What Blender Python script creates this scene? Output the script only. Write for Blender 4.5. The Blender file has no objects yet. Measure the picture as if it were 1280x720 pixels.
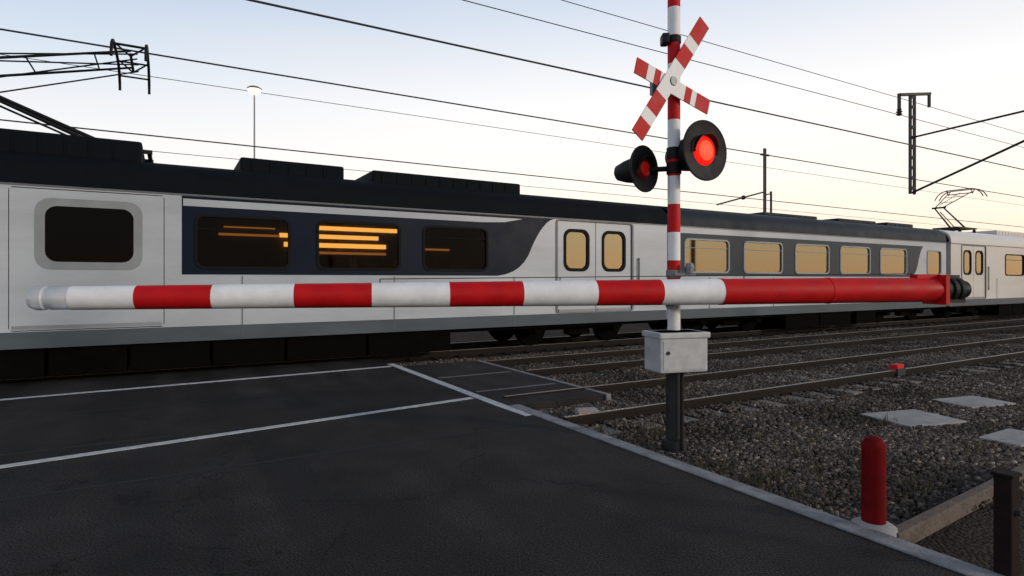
import bpy, bmesh, math, random
import numpy as np
from mathutils import Vector, Matrix
from mathutils.geometry import tessellate_polygon
random.seed(7); rng = np.random.default_rng(7)
SC = bpy.context.scene; COL = SC.collection
F = 739.0; CH = 1.7; HY = 350.0
A = math.atan2(739, 1269); ca, sa = math.cos(A), math.sin(A)
def T(s, d, z=0): return Vector((ca*s - sa*d, sa*s + ca*d, z))
def P(px, py, Z): return Vector(((px-640)/F*Z, Z, CH-(py-HY)/F*Z))
def G(px, py, h=0):
    Z = (CH-h)*F/(py-HY); return Vector(((px-640)/F*Z, Z, h))
def sd(v): return (ca*v.x + sa*v.y, -sa*v.x + ca*v.y)

# ---------------------------------------------------------------- materials
def mat(name, col, rough=.6, metal=0, spec=.5, emit=None, es=0, noise=0, nscale=8, bump=0, bscale=60, coat=0, detail=6, dirt=None, trans=0):
    m = bpy.data.materials.new(name); m.use_nodes = True
    nt = m.node_tree; b = nt.nodes['Principled BSDF']
    b.inputs['Base Color'].default_value = (*col, 1); b.inputs['Roughness'].default_value = rough
    b.inputs['Metallic'].default_value = metal; b.inputs['Specular IOR Level'].default_value = spec
    b.inputs['Coat Weight'].default_value = coat; b.inputs['Transmission Weight'].default_value = trans
    if emit: b.inputs['Emission Color'].default_value = (*emit, 1); b.inputs['Emission Strength'].default_value = es
    tc = nt.nodes.new('ShaderNodeTexCoord')
    if noise:
        n = nt.nodes.new('ShaderNodeTexNoise'); n.inputs['Scale'].default_value = nscale; n.inputs['Detail'].default_value = detail
        n.inputs['Roughness'].default_value = .65
        nt.links.new(tc.outputs['Object'], n.inputs['Vector'])
        if dirt:
            mp = nt.nodes.new('ShaderNodeMapping'); mp.inputs['Scale'].default_value = dirt
            nt.links.new(tc.outputs['Object'], mp.inputs[0]); nt.links.new(mp.outputs[0], n.inputs['Vector'])
        r = nt.nodes.new('ShaderNodeMapRange'); r.inputs[1].default_value = .3; r.inputs[2].default_value = .7
        r.inputs[3].default_value = 1-noise; r.inputs[4].default_value = 1+noise*.6
        nt.links.new(n.outputs['Fac'], r.inputs[0])
        v = nt.nodes.new('ShaderNodeVectorMath'); v.operation = 'SCALE'; v.inputs[0].default_value = col
        nt.links.new(r.outputs[0], v.inputs['Scale']); nt.links.new(v.outputs[0], b.inputs['Base Color'])
        r2 = nt.nodes.new('ShaderNodeMapRange'); r2.inputs[1].default_value=.3; r2.inputs[2].default_value=.7
        r2.inputs[3].default_value=max(0,rough-.1); r2.inputs[4].default_value=min(1,rough+.1)
        nt.links.new(n.outputs['Fac'], r2.inputs[0]); nt.links.new(r2.outputs[0], b.inputs['Roughness'])
    if bump:
        n2 = nt.nodes.new('ShaderNodeTexNoise'); n2.inputs['Scale'].default_value = bscale; n2.inputs['Detail'].default_value = 4
        nt.links.new(tc.outputs['Object'], n2.inputs['Vector'])
        bp = nt.nodes.new('ShaderNodeBump'); bp.inputs['Strength'].default_value = bump; bp.inputs['Distance'].default_value = .02
        nt.links.new(n2.outputs['Fac'], bp.inputs['Height']); nt.links.new(bp.outputs[0], b.inputs['Normal'])
    return m
def glass(name, tint, gl=.12, gc=(1,1,1), wob=.0):
    m = bpy.data.materials.new(name); m.use_nodes = True; nt = m.node_tree
    nt.nodes.remove(nt.nodes['Principled BSDF']); out = nt.nodes['Material Output']
    t = nt.nodes.new('ShaderNodeBsdfTransparent'); t.inputs[0].default_value = (*tint, 1)
    g = nt.nodes.new('ShaderNodeBsdfGlossy'); g.inputs['Roughness'].default_value = .04; g.inputs[0].default_value=(*gc,1)
    tc=nt.nodes.new('ShaderNodeTexCoord'); n=nt.nodes.new('ShaderNodeTexNoise'); n.inputs['Scale'].default_value=.6; n.inputs['Detail'].default_value=0; nt.links.new(tc.outputs['Object'],n.inputs['Vector'])
    if wob:
        bp=nt.nodes.new('ShaderNodeBump'); bp.inputs['Strength'].default_value=wob; bp.inputs['Distance'].default_value=.05; nt.links.new(n.outputs['Fac'],bp.inputs['Height']); nt.links.new(bp.outputs[0],g.inputs['Normal'])
    fr = nt.nodes.new('ShaderNodeFresnel'); fr.inputs[0].default_value = 1.5
    ad = nt.nodes.new('ShaderNodeMath'); ad.operation = 'ADD'; ad.inputs[1].default_value = gl; ad.use_clamp = True
    mx = nt.nodes.new('ShaderNodeMixShader')
    nt.links.new(fr.outputs[0], ad.inputs[0]); nt.links.new(ad.outputs[0], mx.inputs[0])
    nt.links.new(t.outputs[0], mx.inputs[1]); nt.links.new(g.outputs[0], mx.inputs[2]); nt.links.new(mx.outputs[0], out.inputs[0])
    return m
M = {}
M['white_paint'] = mat('white_paint', (.84,.84,.84), .5, noise=.13, nscale=5, spec=.35)
M['red_paint'] = mat('red_paint', (.54,.007,.009), .55, noise=.18, nscale=5, spec=.2)
M['bollard_red'] = mat('bollard_red', (.15,.005,.006), .8, noise=.4, nscale=9, spec=.08)
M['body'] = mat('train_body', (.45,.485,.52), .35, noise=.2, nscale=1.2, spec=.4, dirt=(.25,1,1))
M['body_glint'] = mat('train_body_warm_glint', (.62,.585,.54), .35, noise=.12, nscale=1.2, spec=.5, dirt=(.25,1,1))  # cream body, warmed further so its colour carries the glint of low light
M['body_low'] = mat('train_skirt', (.085,.105,.12), .55, noise=.3, nscale=1.4, spec=.2, dirt=(.3,1,1))
M['band'] = mat('band', (.004,.009,.022), .45, noise=.2, nscale=1.5, spec=.12)
M['slate'] = mat('slate', (.030,.042,.052), .5, noise=.15, nscale=1.5, spec=.2)
M['trim'] = mat('trim', (.12,.13,.14), .5, noise=.15, nscale=3)
M['pale_trim'] = mat('pale_trim', (.26,.28,.29), .5, noise=.15, nscale=3)
M['roof'] = mat('roof', (.004,.006,.009), .75, noise=.35, nscale=2, spec=.1)
M['roof2'] = mat('roof2', (.012,.020,.030), .6, noise=.3, nscale=2, spec=.2)
M['black'] = mat('black', (.008,.008,.009), .6, noise=.25, nscale=6, spec=.25)
M['shade_black'] = mat('shade_black', (.004,.0036,.0034), .9, noise=.4, nscale=5, spec=.03)  # underside parts near-black, the shade beneath the train put into their colour
M['rubber'] = mat('rubber', (.008,.008,.009), .75, spec=.15)
M['dark_steel'] = mat('dark_steel', (.03,.03,.033), .6, .3, noise=.3, nscale=9, spec=.3)
M['galv'] = mat('galv', (.20,.21,.22), .5, .5, noise=.3, nscale=12)
M['box'] = mat('box_grey', (.46,.47,.47), .5, noise=.22, nscale=7)
M['inter'] = mat('interior', (.06,.045,.03), .8, noise=.3, nscale=3)
M['seat'] = mat('seat_fabric', (.03,.035,.045), .9)
M['warm'] = mat('warm_light', (1,.7,.3), emit=(1,.50,.12), es=34)
M['warm_low'] = mat('warm_light_dim', (1,.6,.3), emit=(1,.36,.08), es=7)
M['glass'] = glass('sky_tint_glass', (.40,.37,.24), .20, (1,.90,.64))  # gold of the reflected low sky put into gloss and pane tint
M['glass_dark'] = glass('dark_glass', (.17,.16,.14), -.035)
M['rail'] = mat('rail_rust', (.024,.018,.015), .8, .0, noise=.35, nscale=14, spec=.1)
M['rail_top'] = mat('rail_top', (.26,.24,.22), .5, .7)
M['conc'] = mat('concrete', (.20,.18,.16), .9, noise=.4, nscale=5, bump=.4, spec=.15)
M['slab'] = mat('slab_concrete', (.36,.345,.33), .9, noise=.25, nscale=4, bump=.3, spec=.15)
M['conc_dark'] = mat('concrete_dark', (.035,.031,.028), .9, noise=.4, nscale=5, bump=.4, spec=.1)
M['kerb'] = mat('kerb', (.25,.255,.26), .85, noise=.4, nscale=6, bump=.5, spec=.2)
M['line'] = mat('road_paint', (.55,.56,.57), .6, noise=.35, nscale=12, spec=.2)
M['line2'] = mat('road_paint_worn', (.13,.135,.14), .7, noise=.6, nscale=12)
M['groove'] = mat('groove', (.008,.008,.008), .9)
M['wood'] = mat('wood', (.12,.095,.075), .85, noise=.5, nscale=14, bump=.6, bscale=30)
M['rustpost'] = mat('rust_post', (.016,.009,.008), .85, noise=.5, nscale=12, spec=.15)
M['grass'] = mat('grass', (.065,.058,.022), .9)
M['lens_on'] = mat('lens_on', (.5,.01,.005), .5, emit=(1,.022,.008), es=4.5, spec=.2)
M['lens_edge'] = mat('lens_edge', (.4,.008,.005), .5, emit=(1,.008,.003), es=1.0, spec=.2)
M['lens_mid'] = mat('lens_mid', (.25,.006,.005), .5, emit=(1,.012,.006), es=.12, spec=.2)
M['lens_dim'] = mat('lens_dim', (.08,.003,.003), .5, emit=(1,.01,.005), es=.015, spec=.2)
M['lamp_on'] = mat('lamp_on', (1,.9,.8), emit=(1,.62,.42), es=3)
M['tip'] = mat('tip_plastic', (.86,.88,.9), .3, trans=.45, spec=.5)
M['orange'] = mat('orange_reflector', (.75,.33,.2), .4)
M['wire'] = mat('wire', (.03,.03,.035), .6, .2)
M['porcelain'] = mat('porcelain', (.06,.035,.03), .4)

def asphalt():
    m = bpy.data.materials.new('asphalt'); m.use_nodes = True; nt = m.node_tree; b = nt.nodes['Principled BSDF']; L = nt.links
    tc = nt.nodes.new('ShaderNodeTexCoord')
    def noise(sc, det=5, vec=None):
        n = nt.nodes.new('ShaderNodeTexNoise'); n.inputs['Scale'].default_value = sc; n.inputs['Detail'].default_value = det
        L.new(vec or tc.outputs['Object'], n.inputs['Vector']); return n.outputs['Fac']
    mp = nt.nodes.new('ShaderNodeMapping'); mp.vector_type='TEXTURE'; mp.inputs['Rotation'].default_value = (0,0,A); mp.inputs['Scale'].default_value = (.5,6,1)
    L.new(tc.outputs['Object'], mp.inputs[0])
    big = noise(.9, 5, mp.outputs[0]); mid = noise(1.6, 6); fine = noise(75, 4)
    def mr(x, a, c, o1, o2):
        r = nt.nodes.new('ShaderNodeMapRange'); L.new(x, r.inputs[0])
        for i, v in zip((1,2,3,4), (a,c,o1,o2)): r.inputs[i].default_value = v
        return r.outputs[0]
    def mul(a, c):
        q = nt.nodes.new('ShaderNodeMath'); q.operation = 'MULTIPLY'; L.new(a, q.inputs[0]); L.new(c, q.inputs[1]); return q.outputs[0]
    f = mul(mul(mr(big,.35,.65,.6,1.5), mr(mid,.3,.7,.75,1.3)), mr(fine,.35,.65,.2,1.8))
    v = nt.nodes.new('ShaderNodeVectorMath'); v.operation = 'SCALE'; v.inputs[0].default_value = (.0245,.0225,.0222)
    L.new(f, v.inputs['Scale'])
    wv = nt.nodes.new('ShaderNodeTexVoronoi'); wv.feature='DISTANCE_TO_EDGE'; wv.inputs['Scale'].default_value=.33
    nn = nt.nodes.new('ShaderNodeTexNoise'); nn.inputs['Scale'].default_value=2.5; nn.inputs['Detail'].default_value=5; L.new(tc.outputs['Object'], nn.inputs['Vector'])
    ad = nt.nodes.new('ShaderNodeVectorMath'); ad.operation='MULTIPLY_ADD'; L.new(nn.outputs['Color'], ad.inputs[0]); ad.inputs[1].default_value=(.9,.9,.9); L.new(tc.outputs['Object'], ad.inputs[2]); L.new(ad.outputs[0], wv.inputs['Vector'])
    ck = mr(wv.outputs['Distance'], .0, .006, .4, 1)
    v2 = nt.nodes.new('ShaderNodeVectorMath'); v2.operation='SCALE'; L.new(v.outputs[0], v2.inputs[0]); L.new(ck, v2.inputs['Scale'])
    L.new(v2.outputs[0], b.inputs['Base Color'])
    L.new(mr(big,.3,.7,.55,.9), b.inputs['Roughness']); b.inputs['Specular IOR Level'].default_value = .14
    bp = nt.nodes.new('ShaderNodeBump'); bp.inputs['Strength'].default_value = .8; bp.inputs['Distance'].default_value = .015
    L.new(fine, bp.inputs['Height']); L.new(bp.outputs[0], b.inputs['Normal'])
    return m
M['asphalt'] = asphalt()
def gravel(name, c1, c2, sc=34):
    m = bpy.data.materials.new(name); m.use_nodes = True; nt = m.node_tree; b = nt.nodes['Principled BSDF']; L = nt.links
    tc = nt.nodes.new('ShaderNodeTexCoord'); vo = nt.nodes.new('ShaderNodeTexVoronoi'); vo.inputs['Scale'].default_value = sc
    L.new(tc.outputs['Object'], vo.inputs['Vector'])
    n = nt.nodes.new('ShaderNodeTexNoise'); n.inputs['Scale'].default_value = .8; n.inputs['Detail'].default_value = 6
    L.new(tc.outputs['Object'], n.inputs['Vector'])
    sx = nt.nodes.new('ShaderNodeSeparateColor'); L.new(vo.outputs['Color'], sx.inputs[0])
    mx = nt.nodes.new('ShaderNodeMix'); mx.data_type = 'RGBA'; mx.inputs[6].default_value = (*c1,1); mx.inputs[7].default_value = (*c2,1)
    ml = nt.nodes.new('ShaderNodeMath'); ml.operation='MULTIPLY'; L.new(sx.outputs[0], ml.inputs[0]); L.new(n.outputs['Fac'], ml.inputs[1])
    L.new(ml.outputs[0], mx.inputs[0]); L.new(mx.outputs[2], b.inputs['Base Color']); b.inputs['Roughness'].default_value = .95
    b.inputs['Specular IOR Level'].default_value = .1
    bp = nt.nodes.new('ShaderNodeBump'); bp.inputs['Strength'].default_value = .9; bp.inputs['Distance'].default_value = .03; bp.invert = True
    L.new(vo.outputs['Distance'], bp.inputs['Height']); L.new(bp.outputs[0], b.inputs['Normal'])
    return m
M['gravel'] = gravel('gravel', (.029,.022,.017), (.12,.095,.075))
def stonemat():
    m = bpy.data.materials.new('stones'); m.use_nodes = True; nt = m.node_tree; b = nt.nodes['Principled BSDF']; L = nt.links
    g = nt.nodes.new('ShaderNodeNewGeometry'); r = nt.nodes.new('ShaderNodeValToRGB')
    e = r.color_ramp.elements; e[0].color = (.06,.049,.040,1); e[1].color = (.42,.34,.26,1)
    for p_, c_ in ((.45,(.105,.088,.073,1)), (.75,(.15,.125,.103,1)), (.94,(.23,.19,.152,1))):
        x = e.new(p_); x.color = c_
    L.new(g.outputs['Random Per Island'], r.inputs[0])
    tc = nt.nodes.new('ShaderNodeTexCoord'); n = nt.nodes.new('ShaderNodeTexNoise'); n.inputs['Scale'].default_value=.7; n.inputs['Detail'].default_value=4
    L.new(tc.outputs['Object'], n.inputs['Vector'])
    mr = nt.nodes.new('ShaderNodeMapRange'); mr.inputs[1].default_value=.35; mr.inputs[2].default_value=.65; mr.inputs[3].default_value=.55; mr.inputs[4].default_value=1.25
    L.new(n.outputs['Fac'], mr.inputs[0]); v=nt.nodes.new('ShaderNodeVectorMath'); v.operation='SCALE'; L.new(r.outputs[0], v.inputs[0]); L.new(mr.outputs[0], v.inputs['Scale'])
    L.new(v.outputs[0], b.inputs['Base Color'])
    b.inputs['Roughness'].default_value = .95; b.inputs['Specular IOR Level'].default_value = .1
    return m
M['stones'] = stonemat()

# ---------------------------------------------------------------- mesh helpers
class MB:
    def __init__(s): s.v=[]; s.f=[]; s.m=[]
    def add(s, vs, fs, mi=0):
        o=len(s.v); s.v += [tuple(v) for v in vs]; s.f += [tuple(i+o for i in f) for f in fs]; s.m += [mi]*len(fs); return s
    def box(s, a, b, mi=0, bev=0):
        x0,y0,z0=a; x1,y1,z1=b
        if bev:
            bm=bmesh.new(); bmesh.ops.create_cube(bm,size=1)
            for v in bm.verts: v.co=Vector(((x0+x1)/2+v.co.x*(x1-x0),(y0+y1)/2+v.co.y*(y1-y0),(z0+z1)/2+v.co.z*(z1-z0)))
            bmesh.ops.bevel(bm,geom=bm.edges[:],offset=bev,segments=2,affect='EDGES',profile=.6)
            bm.verts.index_update(); s.add([v.co[:] for v in bm.verts],[[v.index for v in f.verts] for f in bm.faces],mi); bm.free(); return s
        vs=[(x0,y0,z0),(x1,y0,z0),(x1,y1,z0),(x0,y1,z0),(x0,y0,z1),(x1,y0,z1),(x1,y1,z1),(x0,y1,z1)]
        return s.add(vs,[(3,2,1,0),(4,5,6,7),(0,1,5,4),(1,2,6,5),(2,3,7,6),(3,0,4,7)],mi)
    def quadprism(s, pts, z0, z1, mi=0):
        n=len(pts); vs=[(p[0],p[1],z0) for p in pts]+[(p[0],p[1],z1) for p in pts]
        return s.add(vs,[tuple(range(n))[::-1],tuple(range(n,2*n))]+[(i,(i+1)%n,n+(i+1)%n,n+i) for i in range(n)],mi)
    def lathe(s, org, axis, prof, seg=24, mis=None, caps=True):
        org=Vector(org); ax=Vector(axis).normalized(); up=Vector((0,0,1)) if abs(ax.z)<.9 else Vector((1,0,0))
        u=ax.cross(up).normalized(); w=ax.cross(u).normalized()
        o=len(s.v)
        for a_,r_ in prof:
            for k in range(seg):
                t=2*math.pi*k/seg; s.v.append(tuple(org+ax*a_+u*(r_*math.cos(t))+w*(r_*math.sin(t))))
        for i in range(len(prof)-1):
            for k in range(seg):
                s.f.append((o+i*seg+k,o+(i+1)*seg+k,o+(i+1)*seg+(k+1)%seg,o+i*seg+(k+1)%seg)); s.m.append(mis[i] if mis else 0)
        if caps:
            s.f.append(tuple(o+k for k in range(seg))); s.m.append(mis[0] if mis else 0)
            e=o+(len(prof)-1)*seg; s.f.append(tuple(e+k for k in range(seg))[::-1]); s.m.append(mis[-1] if mis else 0)
        return s
    def rod(s, a, b, r=.02, r2=None, seg=10, mi=0):
        a=Vector(a); b=Vector(b); return s.lathe(a,b-a,[(0,r),((b-a).length,r2 if r2 is not None else r)],seg,[mi])
    def bar(s, a, b, w, h, mi=0, side=None):
        a=Vector(a); b=Vector(b); d=(b-a).normalized()
        ref=Vector((0,0,1)) if abs(d.z)<.95 else Vector((0,1,0))
        sd_=Vector(side) if side else d.cross(ref)
        sd_.normalize(); up=sd_.cross(d).normalized(); sd_*=w/2; up*=h/2
        vs=[a-sd_-up,a+sd_-up,a+sd_+up,a-sd_+up,b-sd_-up,b+sd_-up,b+sd_+up,b-sd_+up]
        return s.add(vs,[(0,1,2,3),(7,6,5,4),(0,4,5,1),(1,5,6,2),(2,6,7,3),(3,7,4,0)],mi)
    def build(s, name, mats, parent=None, smooth=False, loc=None):
        me=bpy.data.meshes.new(name); me.from_pydata(s.v,[],s.f)
        if not isinstance(mats,(list,tuple)): mats=[mats]
        for m in mats: me.materials.append(m)
        me.polygons.foreach_set('material_index',s.m)
        bm=bmesh.new(); bm.from_mesh(me); bmesh.ops.recalc_face_normals(bm,faces=bm.faces[:]); bm.to_mesh(me); bm.free()
        if smooth:
            me.polygons.foreach_set('use_smooth',[True]*len(me.polygons))
            try: me.set_sharp_from_angle(angle=math.radians(35))
            except Exception: pass
        o=bpy.data.objects.new(name,me); COL.objects.link(o)
        if parent: o.parent=parent
        if loc is not None: o.location=loc
        return o
def empty(name, loc, rz=0):
    o=bpy.data.objects.new(name,None); COL.objects.link(o); o.location=loc; o.rotation_euler=(0,0,rz); o.empty_display_size=.2; return o
def tag(o,label=None,cat=None,group=None,kind=None):
    if label: o['label']=label
    if cat: o['category']=cat
    if group: o['group']=group
    if kind: o['kind']=kind
    return o
def rr(x0,z0,x1,z1,r,n=5):
    pts=[]
    for cx,cz,a0 in ((x1-r,z0+r,-90),(x1-r,z1-r,0),(x0+r,z1-r,90),(x0+r,z0+r,180)):
        for k in range(n+1):
            t=math.radians(a0+90*k/n); pts.append((cx+r*math.cos(t),cz+r*math.sin(t)))
    return pts
def panel(mb, outer, holes, y0, y1, mi=0):
    loops=[outer]+holes
    tri=tessellate_polygon([[Vector((p[0],p[1],0)) for p in l] for l in loops])
    flat=[p for l in loops for p in l]; N=len(flat)
    vs=[(p[0],y0,p[1]) for p in flat]+[(p[0],y1,p[1]) for p in flat]
    fs=[tuple(t) for t in tri]+[tuple(i+N for i in t)[::-1] for t in tri]
    o=0
    for l in loops:
        n=len(l)
        for i in range(n): fs.append((o+i,o+(i+1)%n,N+o+(i+1)%n,N+o+i))
        o+=n
    mb.add(vs,fs,mi)
def bez(p0,p1,p2,n=10): return [((1-t)**2*p0[0]+2*t*(1-t)*p1[0]+t*t*p2[0],(1-t)**2*p0[1]+2*t*(1-t)*p1[1]+t*t*p2[1]) for t in [k/n for k in range(n+1)]]

# ---------------------------------------------------------------- ground, road
GZ=-.13
b=MB(); S=900
b.add([(-S,-S,GZ),(S,-S,GZ),(S,S,GZ),(-S,S,GZ)],[(0,1,2,3)]); tag(b.build('ground',M['gravel']),kind='structure')
def strip(name, s0,s1,d0,d1,z0,z1,m,kind='structure'):
    q=MB(); q.quadprism([T(s0,d0),T(s1,d0),T(s1,d1),T(s0,d1)],z0,z1); o=q.build(name,m); tag(o,kind=kind); return o
strip('road',-8,3.97,-14,90,-.2,0,M['asphalt'])
strip('kerb',3.97,4.13,-14,6.9,-.2,.012,M['kerb'])
strip('walkway',3.97,5.62,6.9,11.15,-.2,-.001,M['asphalt'])
strip('walkway_edge',5.62,5.70,6.86,11.15,-.2,.006,M['kerb'])
def mark(name, pts, m):
    q=MB(); q.quadprism(pts,.001,.005); tag(q.build(name,m),kind='structure')
p1=G(0,584); p2=G(590,497.5)
ext=p1+(p1-p2)*.6
d=(p2-ext).normalized(); n_=Vector((-d.y,d.x,0))*.055; mark('stop_line',[ext-n_,p2-n_,p2+n_,ext+n_],M['line'])
p1=G(0,500); p2=G(488,458); ext=p1+(p1-p2)*.3
d=(p2-ext).normalized(); n_=Vector((-d.y,d.x,0))*.055; mark('far_stop_line',[ext-n_,p2-n_,p2+n_,ext+n_],M['line'])
mark('edge_line',[T(3.86,6.3),T(3.967,6.3),T(3.967,11.6),T(3.83,11.6),T(3.83,7)],M['line'])
mark('walkway_line',[T(4.05,8.0),T(5.5,8.0),T(5.5,8.07),T(4.05,8.07)],M['line2'])
mark('walkway_far_line',[T(4.05,9.46),T(5.5,9.46),T(5.5,9.53),T(4.05,9.53)],M['line2'])

# ---------------------------------------------------------------- tracks
def track(dc, s0, s1, label, matS, ns, top):
    t=empty('railway_track',T((s0+s1)/2,dc,0),A); h=(s1-s0)/2
    for yy in (-.7525,.7525):
        q=MB()
        q.box((-h,yy-.036,-.03),(h,yy+.036,.02),0,0); q.box((-h,yy-.010,-.10),(h,yy+.010,-.03)); q.box((-h,yy-.07,-.115),(h,yy+.07,-.10))
        q.box((-h,yy-.024,.02),(h,yy+.024,.023),1)
        q.build('rail',[M['rail'],M['rail_top']],t)
    q=MB(); q.box((-.14,-1.32,-.26),(.14,1.3,top),0,.02)
    for yy in (-.7525,.7525):
        for k in (-1,1): q.box((-.07,yy+k*.11-.03,top),(.07,yy+k*.11+.03,top+.023),1)
    base=None
    for i in range(ns):
        x=-h+.35+i*.62
        if x>h: break
        if base is None: base=q.build('sleeper',[matS,M['rail']],t); o=base
        else: o=base.copy(); COL.objects.link(o); o.parent=t
        o.location=(x,0,random.uniform(-.012,.004)); o.rotation_euler=(0,0,random.uniform(-.012,.012))
    tag(t,label,'railway track')
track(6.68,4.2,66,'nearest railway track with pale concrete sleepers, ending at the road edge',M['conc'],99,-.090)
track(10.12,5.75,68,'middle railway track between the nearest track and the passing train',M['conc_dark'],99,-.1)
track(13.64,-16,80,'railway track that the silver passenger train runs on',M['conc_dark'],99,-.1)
for dc in (6.68,10.12):
    for yy in (-.7525,.7525):
        q=MB()
        q.quadprism([T(-8,dc+yy-.03),T(3.83,dc+yy-.03),T(3.83,dc+yy+.03),T(-8,dc+yy+.03)],.0005,.0025)
        tag(q.build('flangeway',M['groove']),kind='structure')
SLABS=[(1140,521,.95,.72,A*.55,'pale square concrete slab in the ballast, nearest the signal pole'),
 (1216,501,.9,.6,A*.6,'pale concrete slab in the ballast, farther behind the nearest slab'),
 (1268,545,.8,.4,A,'narrow concrete slab at the right edge of the ballast')]
def stones(name, n, smin, smax, dmin, dmax, r0, r1, mt, zb=-.115):
    s_=rng.uniform(smin,smax,n*4); d_=rng.uniform(dmin,dmax,n*4)
    Z=sa*s_+ca*d_; p=np.clip((3.5/np.maximum(Z,3.0))**1.1,0,1); k=rng.uniform(0,1,n*4)<p
    k&=~((s_<5.8)&(d_>6.8)&(d_<11.2))
    for dc in (5.9275,7.4325,9.3675,10.8725): k&=~(np.abs(d_-dc)<.09)
    ph=np.abs(((s_-4.55+.31)%.62)-.31)
    k&=~((d_>5.35)&(d_<5.86)&(ph<.15)&(rng.uniform(0,1,n*4)<.85))
    k&=~((d_>5.86)&(d_<8.0)&(ph<.15)&(rng.uniform(0,1,n*4)<.3))
    X_=ca*s_-sa*d_
    for px,py,w,dp,rz,_ in SLABS:
        c=G(px,py,GZ+.05); lx=(X_-c.x)*math.cos(rz)+(Z-c.y)*math.sin(rz); ly=-(X_-c.x)*math.sin(rz)+(Z-c.y)*math.cos(rz)
        k&=~((np.abs(lx)<w/2+.0)&(np.abs(ly)<dp/2+.0))
    s_=s_[k][:n]; d_=d_[k][:n]; n=len(s_)
    cube=np.array([[-1,-1,-1],[1,-1,-1],[1,1,-1],[-1,1,-1],[-1,-1,1],[1,-1,1],[1,1,1],[-1,1,1]],float)*.62
    fc=np.array([[3,2,1,0],[4,5,6,7],[0,1,5,4],[1,2,6,5],[2,3,7,6],[3,0,4,7]])
    v=np.repeat(cube[None],n,0)*rng.uniform(.55,1.3,(n,8,3))
    v*=rng.uniform(.7,1.2,(n,1,3))*(r0+(r1-r0)*rng.uniform(0,1,(n,1,1))**2.2)
    a1=rng.uniform(0,6.28,n); a2=rng.uniform(0,6.28,n)
    c,s=np.cos(a1)[:,None],np.sin(a1)[:,None]; y,z=v[:,:,1].copy(),v[:,:,2].copy(); v[:,:,1]=c*y-s*z; v[:,:,2]=s*y+c*z
    c,s=np.cos(a2)[:,None],np.sin(a2)[:,None]; x,y=v[:,:,0].copy(),v[:,:,1].copy(); v[:,:,0]=c*x-s*y; v[:,:,1]=s*x+c*y
    v[:,:,0]+=(ca*s_-sa*d_)[:,None]; v[:,:,1]+=(sa*s_+ca*d_)[:,None]
    hump=.03*np.sin(s_*2.1+d_*1.3)*np.sin(d_*2.7-s_)
    bed=np.where(np.abs(d_-6.68)<1.25,.022,0)
    v[:,:,2]+=(zb+bed+hump*.4+rng.uniform(0,.014,n))[:,None]
    me=bpy.data.meshes.new(name); V=v.reshape(-1,3); Fq=(fc[None]+8*np.arange(n)[:,None,None]).reshape(-1)
    me.vertices.add(len(V)); me.vertices.foreach_set('co',V.ravel()); me.loops.add(len(Fq)); me.loops.foreach_set('vertex_index',Fq.astype(np.int32))
    me.polygons.add(n*6); me.polygons.foreach_set('loop_start',np.arange(0,n*24,4,dtype=np.int32)); me.polygons.foreach_set('loop_total',np.full(n*6,4,dtype=np.int32))
    me.update(calc_edges=True); me.materials.append(mt)
    o=bpy.data.objects.new(name,me); COL.objects.link(o)
    tag(o,'loose grey and tan ballast stones beside the road and between the rails','gravel',kind='stuff'); return o
stones('ballast_stones',150000,4.15,24,2.2,12.3,.010,.032,M['stones'])

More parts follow.
